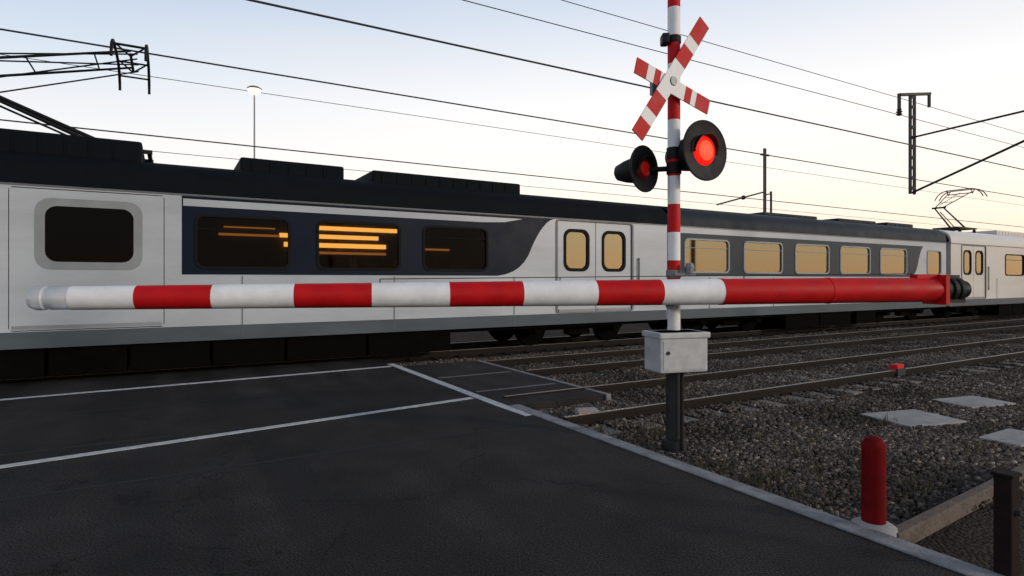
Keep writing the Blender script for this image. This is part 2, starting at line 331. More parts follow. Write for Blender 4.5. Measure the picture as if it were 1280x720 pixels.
# ---------------------------------------------------------------- train
def carriage(name,label,s0,s1,wins,doors,bodym,roofm,layers,see,lights,boxes,bogies,pant=None,glassm='glass',framem='rubber'):
    sm=(s0+s1)/2; L=lambda s:s-sm; root=empty(name,T(sm,13.64,0.0),A); tag(root,label,'train carriage','carriages of the silver passenger train')
    Y=-1.45; zb,zt=.60,3.3
    holes=[rr(L(a),z0,L(b_),z1,.14) for a,b_,z0,z1 in wins]
    dh=[rr(L(a),.87,L(b_),3.2,.06,3) for a,b_,_ in doors]
    q=MB(); panel(q,[(L(s0),zb),(L(s1),zb),(L(s1),zt),(L(s0),zt)],holes+dh,Y,Y+.05); q.build('side_wall',bodym,root)
    q=MB(); panel(q,[(L(s0),zb),(L(s1),zb),(L(s1),zt),(L(s0),zt)],holes if see else [],1.40,1.45); q.build('side_wall',bodym,root)
    q=MB(); q.box((L(s0),Y+.05,zb),(L(s0)+.05,1.40,zt)); q.box((L(s1)-.05,Y+.05,zb),(L(s1),1.40,zt)); q.build('end_wall',bodym,root)
    q=MB(); panel(q,[(L(s0)+.06,1.05),(L(s1)-.06,1.05),(L(s1)-.06,3.25),(L(s0)+.06,3.25)],[rr(L(a)-.02,z0-.02,L(b_)+.02,z1+.02,.14) for a,b_,z0,z1 in wins] if see else [],1.36,1.395); q.build('inner_lining',M['inter'],root)
    q=MB(); q.box((L(s0)+.05,Y+.05,.9),(L(s1)-.05,1.35,1.05)); q.build('floor',M['inter'],root)
    q=MB(); q.box((L(s0)+.05,Y+.06,3.2),(L(s1)-.05,1.35,3.25)); q.build('ceiling',M['inter'],root)
    q=MB(); panel(q,[(L(s0)+.02,zb-.01),(L(s1)-.02,zb-.01),(L(s1)-.02,.86),(L(s0)+.02,.86)],[],Y-.008,Y-.001); q.build('skirt',M['body_low'],root)
    pr=[(-1.46,3.26),(-1.455,3.40),(-1.42,3.54),(-1.34,3.66),(-1.2,3.76),(-1.0,3.84),(-.6,3.91),(0,3.94)]
    pr=pr+[(-y,z) for y,z in pr[-2::-1]]; inn=[(y*.95,z-.06) for y,z in pr][::-1]; ring=pr+inn; n=len(ring)
    q=MB(); vs=[(L(s0),y,z) for y,z in ring]+[(L(s1),y,z) for y,z in ring]; h=len(pr)
    fs=[(i,(i+1)%n,n+(i+1)%n,n+i) for i in range(n)]
    for i in range(h-1):
        fs.append((i,i+1,n-2-i,n-1-i)); fs.append((n+i,n+i+1,n+n-2-i,n+n-1-i))
    q.add(vs,fs); q.build('roof',roofm,root,smooth=True)
    q=MB(); q.box((L(s0)+.05,Y-.014,3.225),(L(s1)-.05,Y-.002,3.255)); q.build('rain_gutter',M['trim'],root)
    for i,(nm,poly,mm) in enumerate(layers):
        pts=[(L(a),z) for a,z in poly]; xs=[p[0] for p in pts]
        zlo=min(p[1] for p in pts)
        hs=[hh for hh in holes if min(p[0] for p in hh)>min(xs) and max(p[0] for p in hh)<max(xs)+.3] if zlo<2.5 else []
        q=MB(); panel(q,pts,hs,Y-.003*(i+1)-.001,Y-.003*i-.001); q.build(nm,mm,root)
    for a,b_,z0,z1 in wins:
        q=MB(); panel(q,rr(L(a)-.03,z0-.03,L(b_)+.03,z1+.03,.16),[rr(L(a)+.02,z0+.02,L(b_)-.02,z1-.02,.12)],Y-.022,Y+.02)
        if (b_-a)>1.5: q.box((L(a)+.02,Y-.012,z1-.25),(L(b_)-.02,Y+.01,z1-.235))
        w=q.build('window',M[framem],root)
        q=MB(); q.box((L(a),Y+.022,z0),(L(b_),Y+.03,z1)); q.build('pane',M[glassm],w)
        if see:
            q=MB(); panel(q,rr(L(a)-.03,z0-.03,L(b_)+.03,z1+.03,.16),[rr(L(a)+.035,z0+.035,L(b_)-.035,z1-.035,.11)],1.41,1.46); q.build('window',M['rubber'],root)
    for a,b_,nl in doors:
        w=(b_-a)/nl
        for k in range(nl):
            x0=L(a)+w*k+.012; x1=L(a)+w*(k+1)-.012; ww=x1-x0
            hx0,hx1=x0+ww*.2,x1-ww*.2
            if nl==1: hx0,hx1=x0+.42,x1-.42
            q=MB(); panel(q,[(x0,.885),(x1,.885),(x1,3.185),(x0,3.185)],[rr(hx0,1.97,hx1,2.95,.2)],Y+.02 if nl>1 else Y+.002,Y+.055); dr=q.build('door',bodym,root)
            e=.05 if nl>1 else .10
            q=MB(); panel(q,rr(hx0-e,1.97-e,hx1+e,2.95+e,.22),[rr(hx0+.03,2.0,hx1-.03,2.92,.17)],Y+.008 if nl>1 else Y-.003,Y+.03); wf=q.build('door_window_frame',M['rubber' if nl>1 else 'pale_trim'],dr)
            q=MB(); q.box((hx0,Y+.04,1.97),(hx1,Y+.045,2.95)); q.build('door_pane',M[glassm if nl==1 else 'glass'],dr)
            q=MB(); q.box((x0+.03,Y-.004,.9),(x1-.03,Y+.015,.96),0); q.build('door_sill',M['pale_trim'],dr)
        if nl>1:
            q=MB(); panel(q,rr(L(a)-.05,.87,L(b_)+.05,3.22,.08,3),[rr(L(a)+.005,.885,L(b_)-.005,3.195,.06,3)],Y-.018,Y+.02); q.build('door_frame',M['trim'],root)
            q=MB(); q.rod((L(b_)+.22,Y-.04,1.25),(L(b_)+.22,Y-.04,2.3),.018); q.rod((L(b_)+.22,Y-.04,1.3),(L(b_)+.22,Y,1.3),.012); q.rod((L(b_)+.22,Y-.04,2.25),(L(b_)+.22,Y,2.25),.012)
            q.build('grab_handle',M['dark_steel'],root)
    sb=None; x=s0+1.3
    while x<s1-.5:
        if not any(a-.15<x<b_+.15 for a,b_,_ in doors):
            if sb is None:
                q=MB(); q.box((0,Y-.0125,.62),(.012,Y-.0005,1.78)); sb=q.build('panel_seam',M['trim'],root); o=sb
            else: o=sb.copy(); COL.objects.link(o); o.parent=root
            o.location=(L(x),0,0)
        x+=2.97
    q=None
    for a,b_,z0,z1 in wins:
        for xs_ in (a+.25,b_-.35):
            for yy in (-1.25,.35):
                if q is None:
                    q=MB(); q.box((-.06,0,1.45),(.06,.95,2.2),0,.04); q.box((.06,0,1.42),(.5,.95,1.55),0,.03); q.box((.1,.3,1.05),(.3,.6,1.42)); q.box((-.05,.1,2.18),(.05,.42,2.34),0,.03); q.box((-.05,.53,2.18),(.05,.85,2.34),0,.03)
                    o=q.build('passenger_seat',M['seat'],root); o.location=(L(xs_),yy,-.12)
                else:
                    o=o.copy(); COL.objects.link(o); o.parent=root; o.location=(L(xs_),yy,-.12)
    for a,b_,y,z0,z1,mm in lights:
        q=MB(); q.box((L(a),y,z0),(L(b_),y+.05,z1)); q.build('light_strip',M[mm],root)
    for a,b_,y0,y1,z0,z1 in boxes:
        q=MB(); q.box((L(a),y0,z0),(L(b_),y1,z1),0,.05)
        k=L(a)+.2
        while k<L(b_)-.2: q.box((k,y0-.015,z0+.05),(k+.03,y0+.01,z1-.06)); k+=.35
        q.build('roof_equipment',roofm,root)
    q=MB(); q.box((L(s0)+.2,-1.3,.5),(L(s1)-.2,1.3,.88))
    x=s0+.5
    while x<s1-2.2:
        w=random.uniform(1.0,2.0)
        if not any(sc-2.2-w<x<sc+2.1 for sc in bogies): q.box((L(x),-1.38,.10),(L(x)+w,1.3,.58),0,.03)
        else: x+=.3; continue
        x+=w+.05
    q.build('underframe',M['shade_black'],root)
    for sc in bogies:
        q=MB(); 
        for yy in (-1.05,1.05): q.box((L(sc)-1.5,yy-.07,.42),(L(sc)+1.5,yy+.07,.62),0,.03); q.box((L(sc)-.35,yy-.12,.28),(L(sc)+.35,yy+.12,.42),0,.03); q.lathe((L(sc)-1.25,yy-.14,.46),(0,1,0),[(0,.14),(.28,.14)],14); q.lathe((L(sc)+1.25,yy-.14,.46),(0,1,0),[(0,.14),(.28,.14)],14)
        q.box((L(sc)-.3,-1.05,.45),(L(sc)+.3,1.05,.6)); bg=q.build('bogie',M['shade_black'],root)
        for dx in (-1.25,1.25):
            for yy in (-.76,.76):
                s_=1 if yy>0 else -1
                q=MB(); q.lathe((L(sc)+dx,yy+s_*.06,.45),(0,-s_,0),[(0,.12),(.0,.40),(.01,.425),(.10,.43),(.11,.455),(.13,.455),(.135,.2)],28); q.build('wheel',M['shade_black'],bg,smooth=True)
    if pant:
        sp,dirn,zt_,big=pant; x0=L(sp); D=dirn; K=1.5 if big else 1; rk=1.2 if big else 1
        q=MB()
        for yy in (-.5,.5): q.bar((x0-.9,yy,4.12),(x0+.9,yy,4.12),.07,.07)
        for xx in (-.85,0,.85): q.bar((x0+xx,-.5,4.12),(x0+xx,.5,4.12),.07,.07,side=(1,0,0))
        for xx in (-.7,.7):
            for yy in (-.5,.5):
                q.lathe((x0+xx,yy,3.86),(0,0,1),[(0,.05),(.03,.08),(.06,.05),(.09,.08),(.12,.05),(.15,.08),(.18,.05),(.22,.05)],10,caps=True)
        pb=q.build('pantograph',M['black'],root)
        knee=(x0-D*1.5*K,4.12+(zt_-4.12)*(.58 if big else .48)); hd=(x0+D*.55,zt_-.12)
        q=MB()
        for yy in (-.18,.18): q.rod((x0+D*.35,yy*1.6,4.15),(knee[0],0+yy,knee[1]),.04,.028)
        q.rod((x0+D*.05,0,4.16),(knee[0]+D*.12,0,knee[1]-.18),.02); q.rod((knee[0],-.55 if big else -.28,knee[1]),(knee[0],.55 if big else .28,knee[1]),.04); q.build('lower_arm',M['black'],pb)
        q=MB(); ks=.5 if big else .16
        for yy in (-1,1): q.rod((knee[0],yy*ks,knee[1]),(hd[0],yy*.5,hd[1]),.022*rk,.017*rk)
        if big:
            q.rod((knee[0],0,knee[1]-.55),(knee[0],0,knee[1]+.35),.03)
            for yy,dz,h2 in ((-.2,.3,.06),(.2,.2,-.02),(-.35,-.25,-.08),(.3,-.53,-.12)): q.rod((knee[0],0,knee[1]+dz),(hd[0]+.1,yy,hd[1]+h2),.014)
            for k in (.45,.8):
                xx=knee[0]+(hd[0]-knee[0])*k; zz=knee[1]+(hd[1]-knee[1])*k; q.rod((xx,-.5,zz),(xx,.5,zz),.014)
        else:
            q.rod((knee[0]+.05,0,knee[1]+.12),(hd[0],0,hd[1]),.012)
            for k in (.35,.7):
                xx=knee[0]+(hd[0]-knee[0])*k; zz=knee[1]+(hd[1]-knee[1])*k; q.rod((xx,-.16*(1+2.1*k),zz),(xx,.16*(1+2.1*k),zz),.012)
        q.build('upper_arm',M['black'],pb)
        q=MB(); hw=.26 if big else .2
        for dx in (-hw,hw):
            pts=[(-1.12,-.42),(-1.08,-.28),(-.98,-.15),(-.84,-.06),(-.68,0),(-.4,.03),(.4,.03),(.68,0),(.84,-.06),(.98,-.15),(1.08,-.28),(1.12,-.42)] if big else [(-1.0,-.38),(-.88,-.17),(-.7,-.02),(-.5,0.03),(.5,.03),(.7,-.02),(.88,-.17),(1.0,-.38)]
            for p_,r_ in zip(pts,pts[1:]): q.rod((hd[0]+dx,p_[0],zt_+p_[1]-.03),(hd[0]+dx,r_[0],zt_+r_[1]-.03),.022*rk)
        for yy in ((-.98,-.5,.5,.98) if big else (-.5,.5)):
            dz=-.15 if abs(yy)>.9 else 0
            q.rod((hd[0]-hw,yy,zt_-.03+dz),(hd[0]+hw,yy,zt_-.03+dz),.018)
        for yy in (-.5,.5):
            for dx in (-hw,hw): q.rod((hd[0],yy,zt_-.22),(hd[0]+dx,yy,zt_),.016)
        q.rod((hd[0],-.5,zt_-.18),(hd[0],.5,zt_-.18),.02*rk); q.build('collector_head',M['black'],pb)
    return root
WZ=(1.93,2.88)
w1=[(-6.6,-4.9,*WZ),(.45,2.05,*WZ),(2.6,4.3,*WZ),(4.86,6.42,*WZ)]
def diag(xl,zl,xt,ztp): return bez((xl,zl),(xl+(xt-xl)*.45,zl+.06),(xl+(xt-xl)*.6,(zl+ztp)/2),6)[:-1]+bez((xl+(xt-xl)*.6,(zl+ztp)/2),(xl+(xt-xl)*.8,ztp-.08),(xt,ztp),6)
lay1=[('livery_panel',[(.22,1.80)]+diag(6.7,1.80,8.3,3.22)+[(.22,3.22)],M['band']),
      ('livery_stripe',[(.24,3.04),(6.3,3.04),(6.9,3.07),(7.4,3.17),(.24,3.17)],M['body'])]
li=[(2.4,4.9,1.28,2.50,2.61,'warm'),(2.3,4.7,1.28,2.72,2.82,'warm'),(2.7,5.2,1.28,2.93,3.03,'warm'),(2.8,4.9,1.28,2.34,2.40,'warm_low'),(1.0,2.3,1.28,2.72,2.77,'warm_low'),(1.1,2.2,1.28,2.9,2.93,'warm_low'),(6.0,6.7,1.28,2.5,2.55,'warm_low')]
carriage('train_carriage','silver train carriage with raised left pantograph, navy window band and lit yellow windows',-9,12.15,w1,[(-2.2,-.05,1),(8.41,10.85,2)],M['body'],M['roof'],lay1,False,li,
   [(-7,-.4,-.95,.95,3.8,4.22),(1.24,3.28,-.85,.85,3.8,4.14),(3.9,7.7,-.85,.85,3.8,4.13)],[-5.5,9.3],pant=(-1.15,1,6.1,True),glassm='glass_dark')
w2=[(12.85+2.55*k,14.7+2.55*k,*WZ) for k in range(5)]+[(26.5,27.6,*WZ)]
lay2=[('window_band',[(12.6,1.82)]+diag(25.2,1.82,26.2,3.05)+[(12.6,3.05)],M['slate'])]
carriage('train_carriage','second train carriage with five large orange-lit windows, directly right of the signal pole',12.55,28.05,w2,[],M['body'],M['roof2'],lay2,True,[],
   [(17.5,20.5,-.6,.6,3.88,4.02),(21.5,24.0,-.8,.8,3.85,4.0),(25.2,27.2,-.6,.6,3.88,4.05)],[15.2,25.4],framem='pale_trim')
w3=[(33.6,35.6,*WZ),(36.3,38.3,*WZ),(39.0,41.0,*WZ)]
carriage('train_carriage','farthest train carriage, cream with a warm glint in its colour, with raised pantograph at the right edge',28.45,46,w3,[(29.4,31.6,2)],M['body_glint'],M['body_glint'],[],True,[],
   [(34.5,38,-.8,.8,3.86,4.1)],[30.9,43],pant=(32.2,1,6.0,False))
for sg in (12.35,28.25):
    q=MB(); 
    for k in range(5):
        x=-.19+k*.08; q.box((x,-1.3,.7),(x+.06,1.3,3.6),0,.01)
    q.box((-.2,-1.22,.75),(.2,1.22,3.55)); o=q.build('gangway_bellows',M['rubber']); o.location=T(sg,13.64,0); o.rotation_euler=(0,0,A)
    tag(o,'black rubber gangway bellows '+('behind the signal pole between the first two carriages' if sg<20 else 'between the second and the farthest carriage'),'gangway','gangway bellows of the train')

# ---------------------------------------------------------------- wires
def wire(d,z,r,label,s0=-22,s1=75):
    o=T((s0+s1)/2,d,z); q=MB(); h=(s1-s0)/2
    q.lathe((-h,0,0),(1,0,0),[(2*h*i/24,r) for i in range(25)],8); w=q.build('overhead_wire',M['wire'],smooth=True); w.location=o; w.rotation_euler=(0,0,A)
    tag(w,label,'overhead wire','overhead wires above the tracks')
wire(10.1,6.1,.020,'thickest overhead wire, passing behind the cross of the signal')
wire(10.1,6.98,.010,'thin overhead wire entering at the top centre of the photo, lower of the top pair')
wire(10.1,7.52,.009,'topmost thin overhead wire, reaching the top edge just left of the signal pole')
wire(13.6,6.14,.018,'overhead contact wire touched by the left pantograph')
wire(16.0,6.4,.008,'pale thin overhead wire below the contact wire, third from the lowest')
wire(20.0,5.87,.020,'lower overhead wire running just above the carriage roofs, upper of two')
wire(21.6,5.72,.010,'lowest thin overhead wire just above the carriage roofs')

root=empty('catenary_mast',T(21,5,GZ),0)
def lw(v): return Vector(v)-root.location
q=MB(); q.rod(lw(T(21,5,GZ)),lw(T(21,5,8.6)),.12,.09,14); q.box((-.25,-.25,0),(.25,.25,.25)); q.build('mast',M['dark_steel'],root,smooth=True)
q=MB(); q.rod(lw(T(21,10.1,4.55)),lw(T(21,5.05,6.45)),.035); q.build('lower_cantilever_arm',M['dark_steel'],root)
q=MB(); q.rod(lw(T(21,10.1,6.35)),lw(T(21,5.05,6.6)),.03); q.build('upper_cantilever_arm',M['dark_steel'],root)
q=MB()
for ds in (-.13,.13): q.bar(lw(T(21+ds,10.1,4.5)),lw(T(21+ds,10.1,7.75)),.07,.07)
for k in range(10): z=4.6+k*.33; q.bar(lw(T(20.87,10.1,z)),lw(T(21.13,10.1,z+.2)),.05,.05)
q.build('drop_post',M['dark_steel'],root)
q=MB(); q.bar(lw(T(20.2,10.1,7.62)),lw(T(22.1,10.1,7.95)),.12,.08)
q.bar(lw(T(20.2,10.1,7.1)),lw(T(20.2,10.1,7.66)),.07,.08); q.bar(lw(T(22.08,10.1,7.5)),lw(T(22.08,10.1,7.97)),.07,.07)
q.build('cross_arm',M['dark_steel'],root)
q=MB(); q.lathe(lw(T(20.2,10.1,6.95)),(0,0,1),[(0,.04),(.04,.1),(.08,.05),(.12,.1),(.16,.05),(.2,.08)],12); q.build('insulator',M['porcelain'],root)
tag(root,'overhead line mast whose slanting arms hold a dark drop post at upper right','mast')
root=empty('catenary_mast',T(23.8,17.7,GZ),A)
q=MB(); q.bar((-.05,0,0),(-.05,0,7.9),.06,.06); q.bar((.05,0,0),(.05,0,7.9),.06,.06)
for k in range(13): q.bar((-.05,0,.5+k*.55),(.05,0,.7+k*.55),.04,.04)
q.build('mast',M['dark_steel'],root)
q=MB(); q.bar((-.28,0,7.6),(.28,0,7.6),.08,.08); q.build('cross_arm',M['dark_steel'],root)
q=MB(); q.rod((0,0,5.9),(-3.2,0,5.1),.035); q.rod((.45,0,4.6),(.45,0,5.95),.05); q.rod((0,0,5.75),(.45,0,5.85),.03); q.build('cantilever_arm',M['dark_steel'],root)
q=MB(); q.lathe((-1.4,0,5.55),(-1,0,-.25),[(0,.05),(.04,.1),(.08,.05),(.12,.1),(.16,.05)],10); q.build('insulator',M['porcelain'],root)
tag(root,'distant slim overhead line mast rising behind the second carriage','mast')
base=P(318,350,26); root=empty('street_lamp',(base.x,base.y,GZ),0)
q=MB(); q.rod((0,0,0),(0,0,10.2),.05,.03,12); q.build('lamp_post',M['pale_trim'],root,smooth=True)
q=MB(); q.lathe((0,0,10.2),(0,0,1),[(0,.3),(.05,.31),(.12,.2),(.15,.05)],18); hd=q.build('lamp_head',M['galv'],root,smooth=True)
q=MB(); q.lathe((0,0,10.2),(0,0,-1),[(0,.28),(.08,.27),(.18,.18),(.22,.04)],16); q.build('bulb',M['lamp_on'],hd,smooth=True)
tag(root,'tall street lamp with a lit warm head behind the train roof at left','street lamp')

# ---------------------------------------------------------------- crossing signal
PX,PYY=1.72,6.28; FZ=Vector((.5,-.866,0))
root=empty('crossing_signal',(PX,PYY,GZ),0); O=root.location
def W(v): return Vector(v)-O
q=MB(); zs=[.85]; zz=1.61
while zz<5.6: zs.append(zz); zz+=.2975
prof=[(z_-GZ,.066) for z_ in zs]
mis=[(0 if j%2==0 else 1) for j in range(len(zs)-1)]
q.lathe((0,0,0),(0,0,1),prof,24,mis); q.build('striped_pole',[M['white_paint'],M['red_paint']],root,smooth=True)
q=MB(); q.lathe((0,0,0),(0,0,1),[(0,.085),(.98,.085)],20); q.lathe((0,0,-.02),(0,0,1),[(0,.13),(.16,.13),(.18,.09)],20); q.build('lower_post',M['dark_steel'],root,smooth=True)
z0=CH-(463-HY)/F*6.1-GZ; z1=CH-(414-HY)/F*6.1-GZ
q=MB()
q.box((-.27,-.17,z0),(.27,.17,z1),0,.02); q.box((-.29,-.19,z1-.06),(.29,.19,z1+.0),0,.015)
jb=q.build('junction_box',M['box'],root); jb.location=(-.03,-.17,0); jb.rotation_euler=(0,0,math.radians(16))
q=MB(); q.box((-.24,-.176,z0+.03),(.24,-.168,z1-.08),0,.003); dd=q.build('box_door',M['box'],jb)
q=MB(); q.box((.25,-.08,z0+.06),(.31,.10,z1-.12),0,.012); q.lathe((.31,0,(z0+z1)/2),(1,0,0),[(0,.035),(.03,.03)],12); q.build('cable_gland',M['black'],jb)
q=MB(); q.lathe((-.19,-.176,(z0+z1)/2),(0,-1,0),[(0,.02),(.012,.018)],12); q.build('lock',M['dark_steel'],jb)
q=MB(); q.rod((.05,-.12,.05),(.05,-.12,z0+.01),.02); q.build('conduit',M['black'],root)
pp=Vector((PX,PYY,0))+FZ*.12
def rp(px,py,off=0):
    dr=Vector(((px-640)/F,1,-(py-HY)/F)); p0=Vector((0,0,CH)); c=pp+FZ*off
    t=((c-p0).dot(FZ))/dr.dot(FZ); return p0+dr*t
def arm(a,b_,cols,off,w=.165):
    a=W(rp(*a,off)); b_=W(rp(*b_,off)); q=MB(); d=(b_-a); side=d.normalized().cross(FZ).normalized()
    hw=side*w/2; th=FZ*.012
    ts=[0]
    for c in cols: ts.append(ts[-1]+c[1])
    tot=ts[-1]
    for i,c in enumerate(cols):
        p0=a+d*(ts[i]/tot); p1=a+d*(ts[i+1]/tot)
        q.add([p0-hw,p0+hw,p1+hw,p1-hw,p0-hw-th,p0+hw-th,p1+hw-th,p1-hw-th],[(0,1,2,3),(7,6,5,4),(0,4,5,1),(1,5,6,2),(2,6,7,3),(3,7,4,0)],c[0])
    o=q.build('cross_arm',[M['white_paint'],M['red_paint']],root); return o
arm((881,28),(797,169),[(1,1.9),(0,.9),(1,1.5),(0,3.1),(1,1.6),(0,.9),(1,1.3)],.02)
arm((795,81),(886,134),[(1,1.3),(0,.8),(1,.7),(0,3.0),(1,.8),(0,.6),(1,1.7)],0)
q=MB(); c=W(rp(840,102,.0)); 
q.bar(c-FZ*.20+Vector((0,0,-.1)),c-FZ*.20+Vector((0,0,.1)),.2,.04,side=FZ.cross(Vector((0,0,1)))); q.bar(c-FZ*.19,c-FZ*.01,.07,.07)
q.lathe(c+FZ*.021,FZ,[(0,.05),(.01,.045)],12); q.build('cross_bracket',M['galv'],root)
q=MB(); q.box((-.14,-.08,0),(-.06,.05,.11),0,.02); q.lathe((0,0,.02),(0,0,1),[(0,.074),(.07,.074)],20); o=q.build('pole_clamp',M['black'],root); o.location=(0,0,CH+293/F*6.28-GZ)
def lamp(px,py,Z,yaw,R,lens,lens2,lensr,hr,hl,label):
    c=W(P(px,py,Z)); f=Vector((math.sin(math.radians(yaw)),-math.cos(math.radians(yaw)),0))
    q=MB(); q.lathe(c-f*.02,-f,[(0,hr),(hl*.3,hr),(hl*.6,hr*.86),(hl*.9,hr*.62),(hl,hr*.3)],28); 
    o=q.build('signal_lamp',M['black'],root,smooth=True); o['label']=label
    q=MB(); q.lathe(c+f*.0,f,[(-.022,lensr+.03),(-.022,R*.97),(-.012,R),(.0,R),(.004,R*.97),(-.004,R*.9),(-.02,lensr+.03)],40,caps=False); q.build('backboard',M['black'],o,smooth=True)
    q=MB(); q.lathe(c-f*.02,f,[(0,lensr+.02),(.01,lensr+.01),(.016,lensr*.9),(.028,lensr*.78),(.038,lensr*.35),(.04,.01)],32,[1,1,1,0,0]); q.build('lens',[M[lens],M[lens2]],o,smooth=True)
    q=MB(); up=Vector((0,0,1)); sd_=f.cross(up).normalized(); vs=[];fs=[]; N=20
    for i in range(N+1):
        t=math.radians(-10+200*i/N); ex=.02+.05*max(0,math.sin(t))
        for rr_,al in ((lensr+.025,-.01),(lensr+.033,-.01),(lensr+.033,ex),(lensr+.025,ex)):
            vs.append(c+f*al+sd_*(rr_*math.cos(t))+up*(rr_*math.sin(t)))
    for i in range(N):
        for j in range(4): fs.append((i*4+j,i*4+(j+1)%4,(i+1)*4+(j+1)%4,(i+1)*4+j))
    fs+= [(0,1,2,3),(N*4,N*4+1,N*4+2,N*4+3)]
    q.add(vs,fs); q.build('visor',M['black'],o)
    q=MB(); a=c-f*.15; z=a.z; q.rod(a,(0,0,z),.028,.028); q.lathe((0,0,z-.06),(0,0,1),[(0,.078),(.12,.078)],18); q.build('lamp_bracket',M['black'],o)
lamp(882,188,6.12,29,.315,'lens_on','lens_edge',.135,.19,.50,'brightly lit red signal lamp right of the pole')
lamp(806,211,6.3,42,.25,'lens_mid','lens_dim',.10,.14,.36,'dimmer red signal lamp left of the pole')
q=MB(); q.bar(W(P(842,343,6.22)),W(P(868,343,6.22)),.09,.03); q.lathe(W(P(862,342,6.2)),(0,0,1),[(0,.045),(.07,.05),(.11,.035)],12); q.lathe(W(P(842,347,6.28)),(0,0,1),[(0,.078),(.08,.078)],18); q.build('boom_bracket',M['galv'],root)
tag(root,'red and white striped signal pole with diagonal cross, two red lamps and grey box','crossing signal')

# ---------------------------------------------------------------- barrier boom
def bp(x, dy=0):
    Z=6.03*3182/(4022-x); return P(x,373-(x-45)*.0098+dy,Z)
a0=bp(90); a1=bp(1172)
root=empty('barrier_boom',bp(840),0); O2=root.location
def W2(v): return Vector(v)-O2
ax=(a1-a0).normalized(); Lb=(a1-a0).length
xs=[90,172,267,369,465,561,652,743,824,902,1035,1172]
mi=[0,1,0,1,0,1,0,1,0,1,1]
def rad(al): return .098+(.138-.098)*min(1,al/(Lb*.75))
prof=[((bp(x)-a0).length,rad((bp(x)-a0).length)) for x in xs]
q=MB(); q.lathe(W2(a0),ax,prof,32,mi); q.build('striped_boom',[M['white_paint'],M['red_paint']],root,smooth=True)
for x in (902,1035):
    q=MB(); al=(bp(x)-a0).length; r=rad(al); q.lathe(W2(a0)+ax*(al-.03),ax,[(0,r-.01),(0,r+.004),(.05,r+.004),(.05,r-.01)],32,caps=False)
    q.build('joint_collar',M['red_paint'],root)
q=MB(); q.rod(W2(bp(475,-20)),W2(bp(1140,-20)),.005,.005,6)
for x in (475,700,930,1140): q.rod(W2(bp(x,-20)),W2(bp(x,-8)),.006,.006,6)
q.build('cable',M['dark_steel'],root)
q=MB(); q.lathe(W2(a0),-ax,[(-.02,.085),(.0,.095),(.15,.095),(.16,.088),(.18,.088),(.19,.098),(.25,.098),(.29,.08),(.31,.03)],28); tl=q.build('tip_lamp',M['tip'],root,smooth=True)
q=MB(); q.lathe(W2(a0),-ax,[(0,.03),(.12,.03),(.13,.045),(.22,.045),(.24,.02)],16); q.build('lamp_core',M['white_paint'],tl,smooth=True)
c0=W2(bp(1140)); up=Vector((0,0,1)); sde=ax.cross(up).normalized()
q=MB(); al=(a1-bp(1140)).length
q.bar(c0+ax*(al-.05),c0+ax*(al+.0),.30,.335,0,side=sde)
q.bar(c0+ax*.02+up*.15,c0+ax*(al-.01)+up*.15,.10,.05,0,side=sde)
q.build('mounting_flange',M['red_paint'],root)
q=MB(); cc=c0+ax*al
q.lathe(cc,ax,[(0,.11),(.02,.13),(.07,.13),(.08,.115),(.10,.115),(.11,.14),(.16,.14),(.17,.12),(.19,.12),(.20,.14),(.26,.14),(.27,.10),(.36,.10),(.37,.05)],28); q.bar(cc+ax*.05+up*.10,cc+ax*.24+up*.10,.12,.13,side=sde); q.bar(cc+ax*.08-up*.11,cc+ax*.3-up*.11,.16,.08,side=sde); q.build('pivot_drum',M['black'],root,smooth=False)
q=MB(); c1=W2(bp(842)); pl=Vector((PX,PYY,O2.z))-O2
q.bar(c1+Vector((.0,.05,-.16)),Vector((pl.x,pl.y+.02,-.16)),.12,.03); q.bar(c1+Vector((0,.155,-.16)),c1+Vector((0,.155,.10)),.08,.02); q.build('support_saddle',M['galv'],root)
tag(root,'long red and white striped barrier boom lowered across the road','barrier')

# ---------------------------------------------------------------- small things
g=G(1092,660,-.02); g.z=GZ
root=empty('bollard',g,0)
q=MB(); q.lathe((0,0,0),(0,0,1),[(0,.076),(.64,.074),(.68,.078),(.70,.07),(.735,.05),(.75,.012)],24); q.build('post',M['bollard_red'],root,smooth=True)
q=MB(); q.lathe((0,0,0),(0,0,1),[(0,.15),(.13,.14),(.16,.09)],22); q.build('foot',M['slab'],root,smooth=True)
tag(root,'short dark red bollard with pale foot beside the road at lower right','bollard')
root=empty('fence_post',(2.86,3.42,GZ),A)
q=MB(); q.box((-.055,-.045,0),(.055,.045,.70),0,.012); q.build('post',M['rustpost'],root)
q=MB(); q.box((-.065,-.055,.70),(.065,.055,.72),0,.008); q.build('cap',M['rustpost'],root)
q=MB(); q.rod((0,-.07,.5),(0,.07,.5),.015); q.build('bolt',M['dark_steel'],root)
tag(root,'dark rusty short post in the lower right corner','post')
q=MB(); q.box((-1.35,-.04,-.1),(1.35,.04,.12),0,.01); o=q.build('edging_board',M['wood']); o.location=T(5.6,2.25,GZ); o.rotation_euler=(0,0,.06+A)
tag(o,'long weathered edging board lying on the gravel behind the red bollard','board')
for px,py,w,dp,rz,label in SLABS:
    c=G(px,py,GZ+.05); q=MB(); q.box((-w/2,-dp/2,-.08),(w/2,dp/2,.038),0,.012)
    for k in (-1,1): q.lathe((k*w*.32,0,.038),(0,0,1),[(0,.03),(.004,.03)],10,)
    o=q.build('concrete_slab',M['slab']); o.location=(c.x,c.y,GZ+.01); o.rotation_euler=(0,0,rz); tag(o,label,'slab','concrete cover slabs in the ballast')
c=G(733,514,-.02)
q=MB(); q.box((-.14,-.07,0),(.14,.07,.13),0,.02); q.box((-.12,-.076,.02),(.12,-.068,.09),1); o=q.build('marker_block',[M['slab'],M['orange']]); o.location=(c.x,c.y,GZ+.02); o.rotation_euler=(0,0,.2)
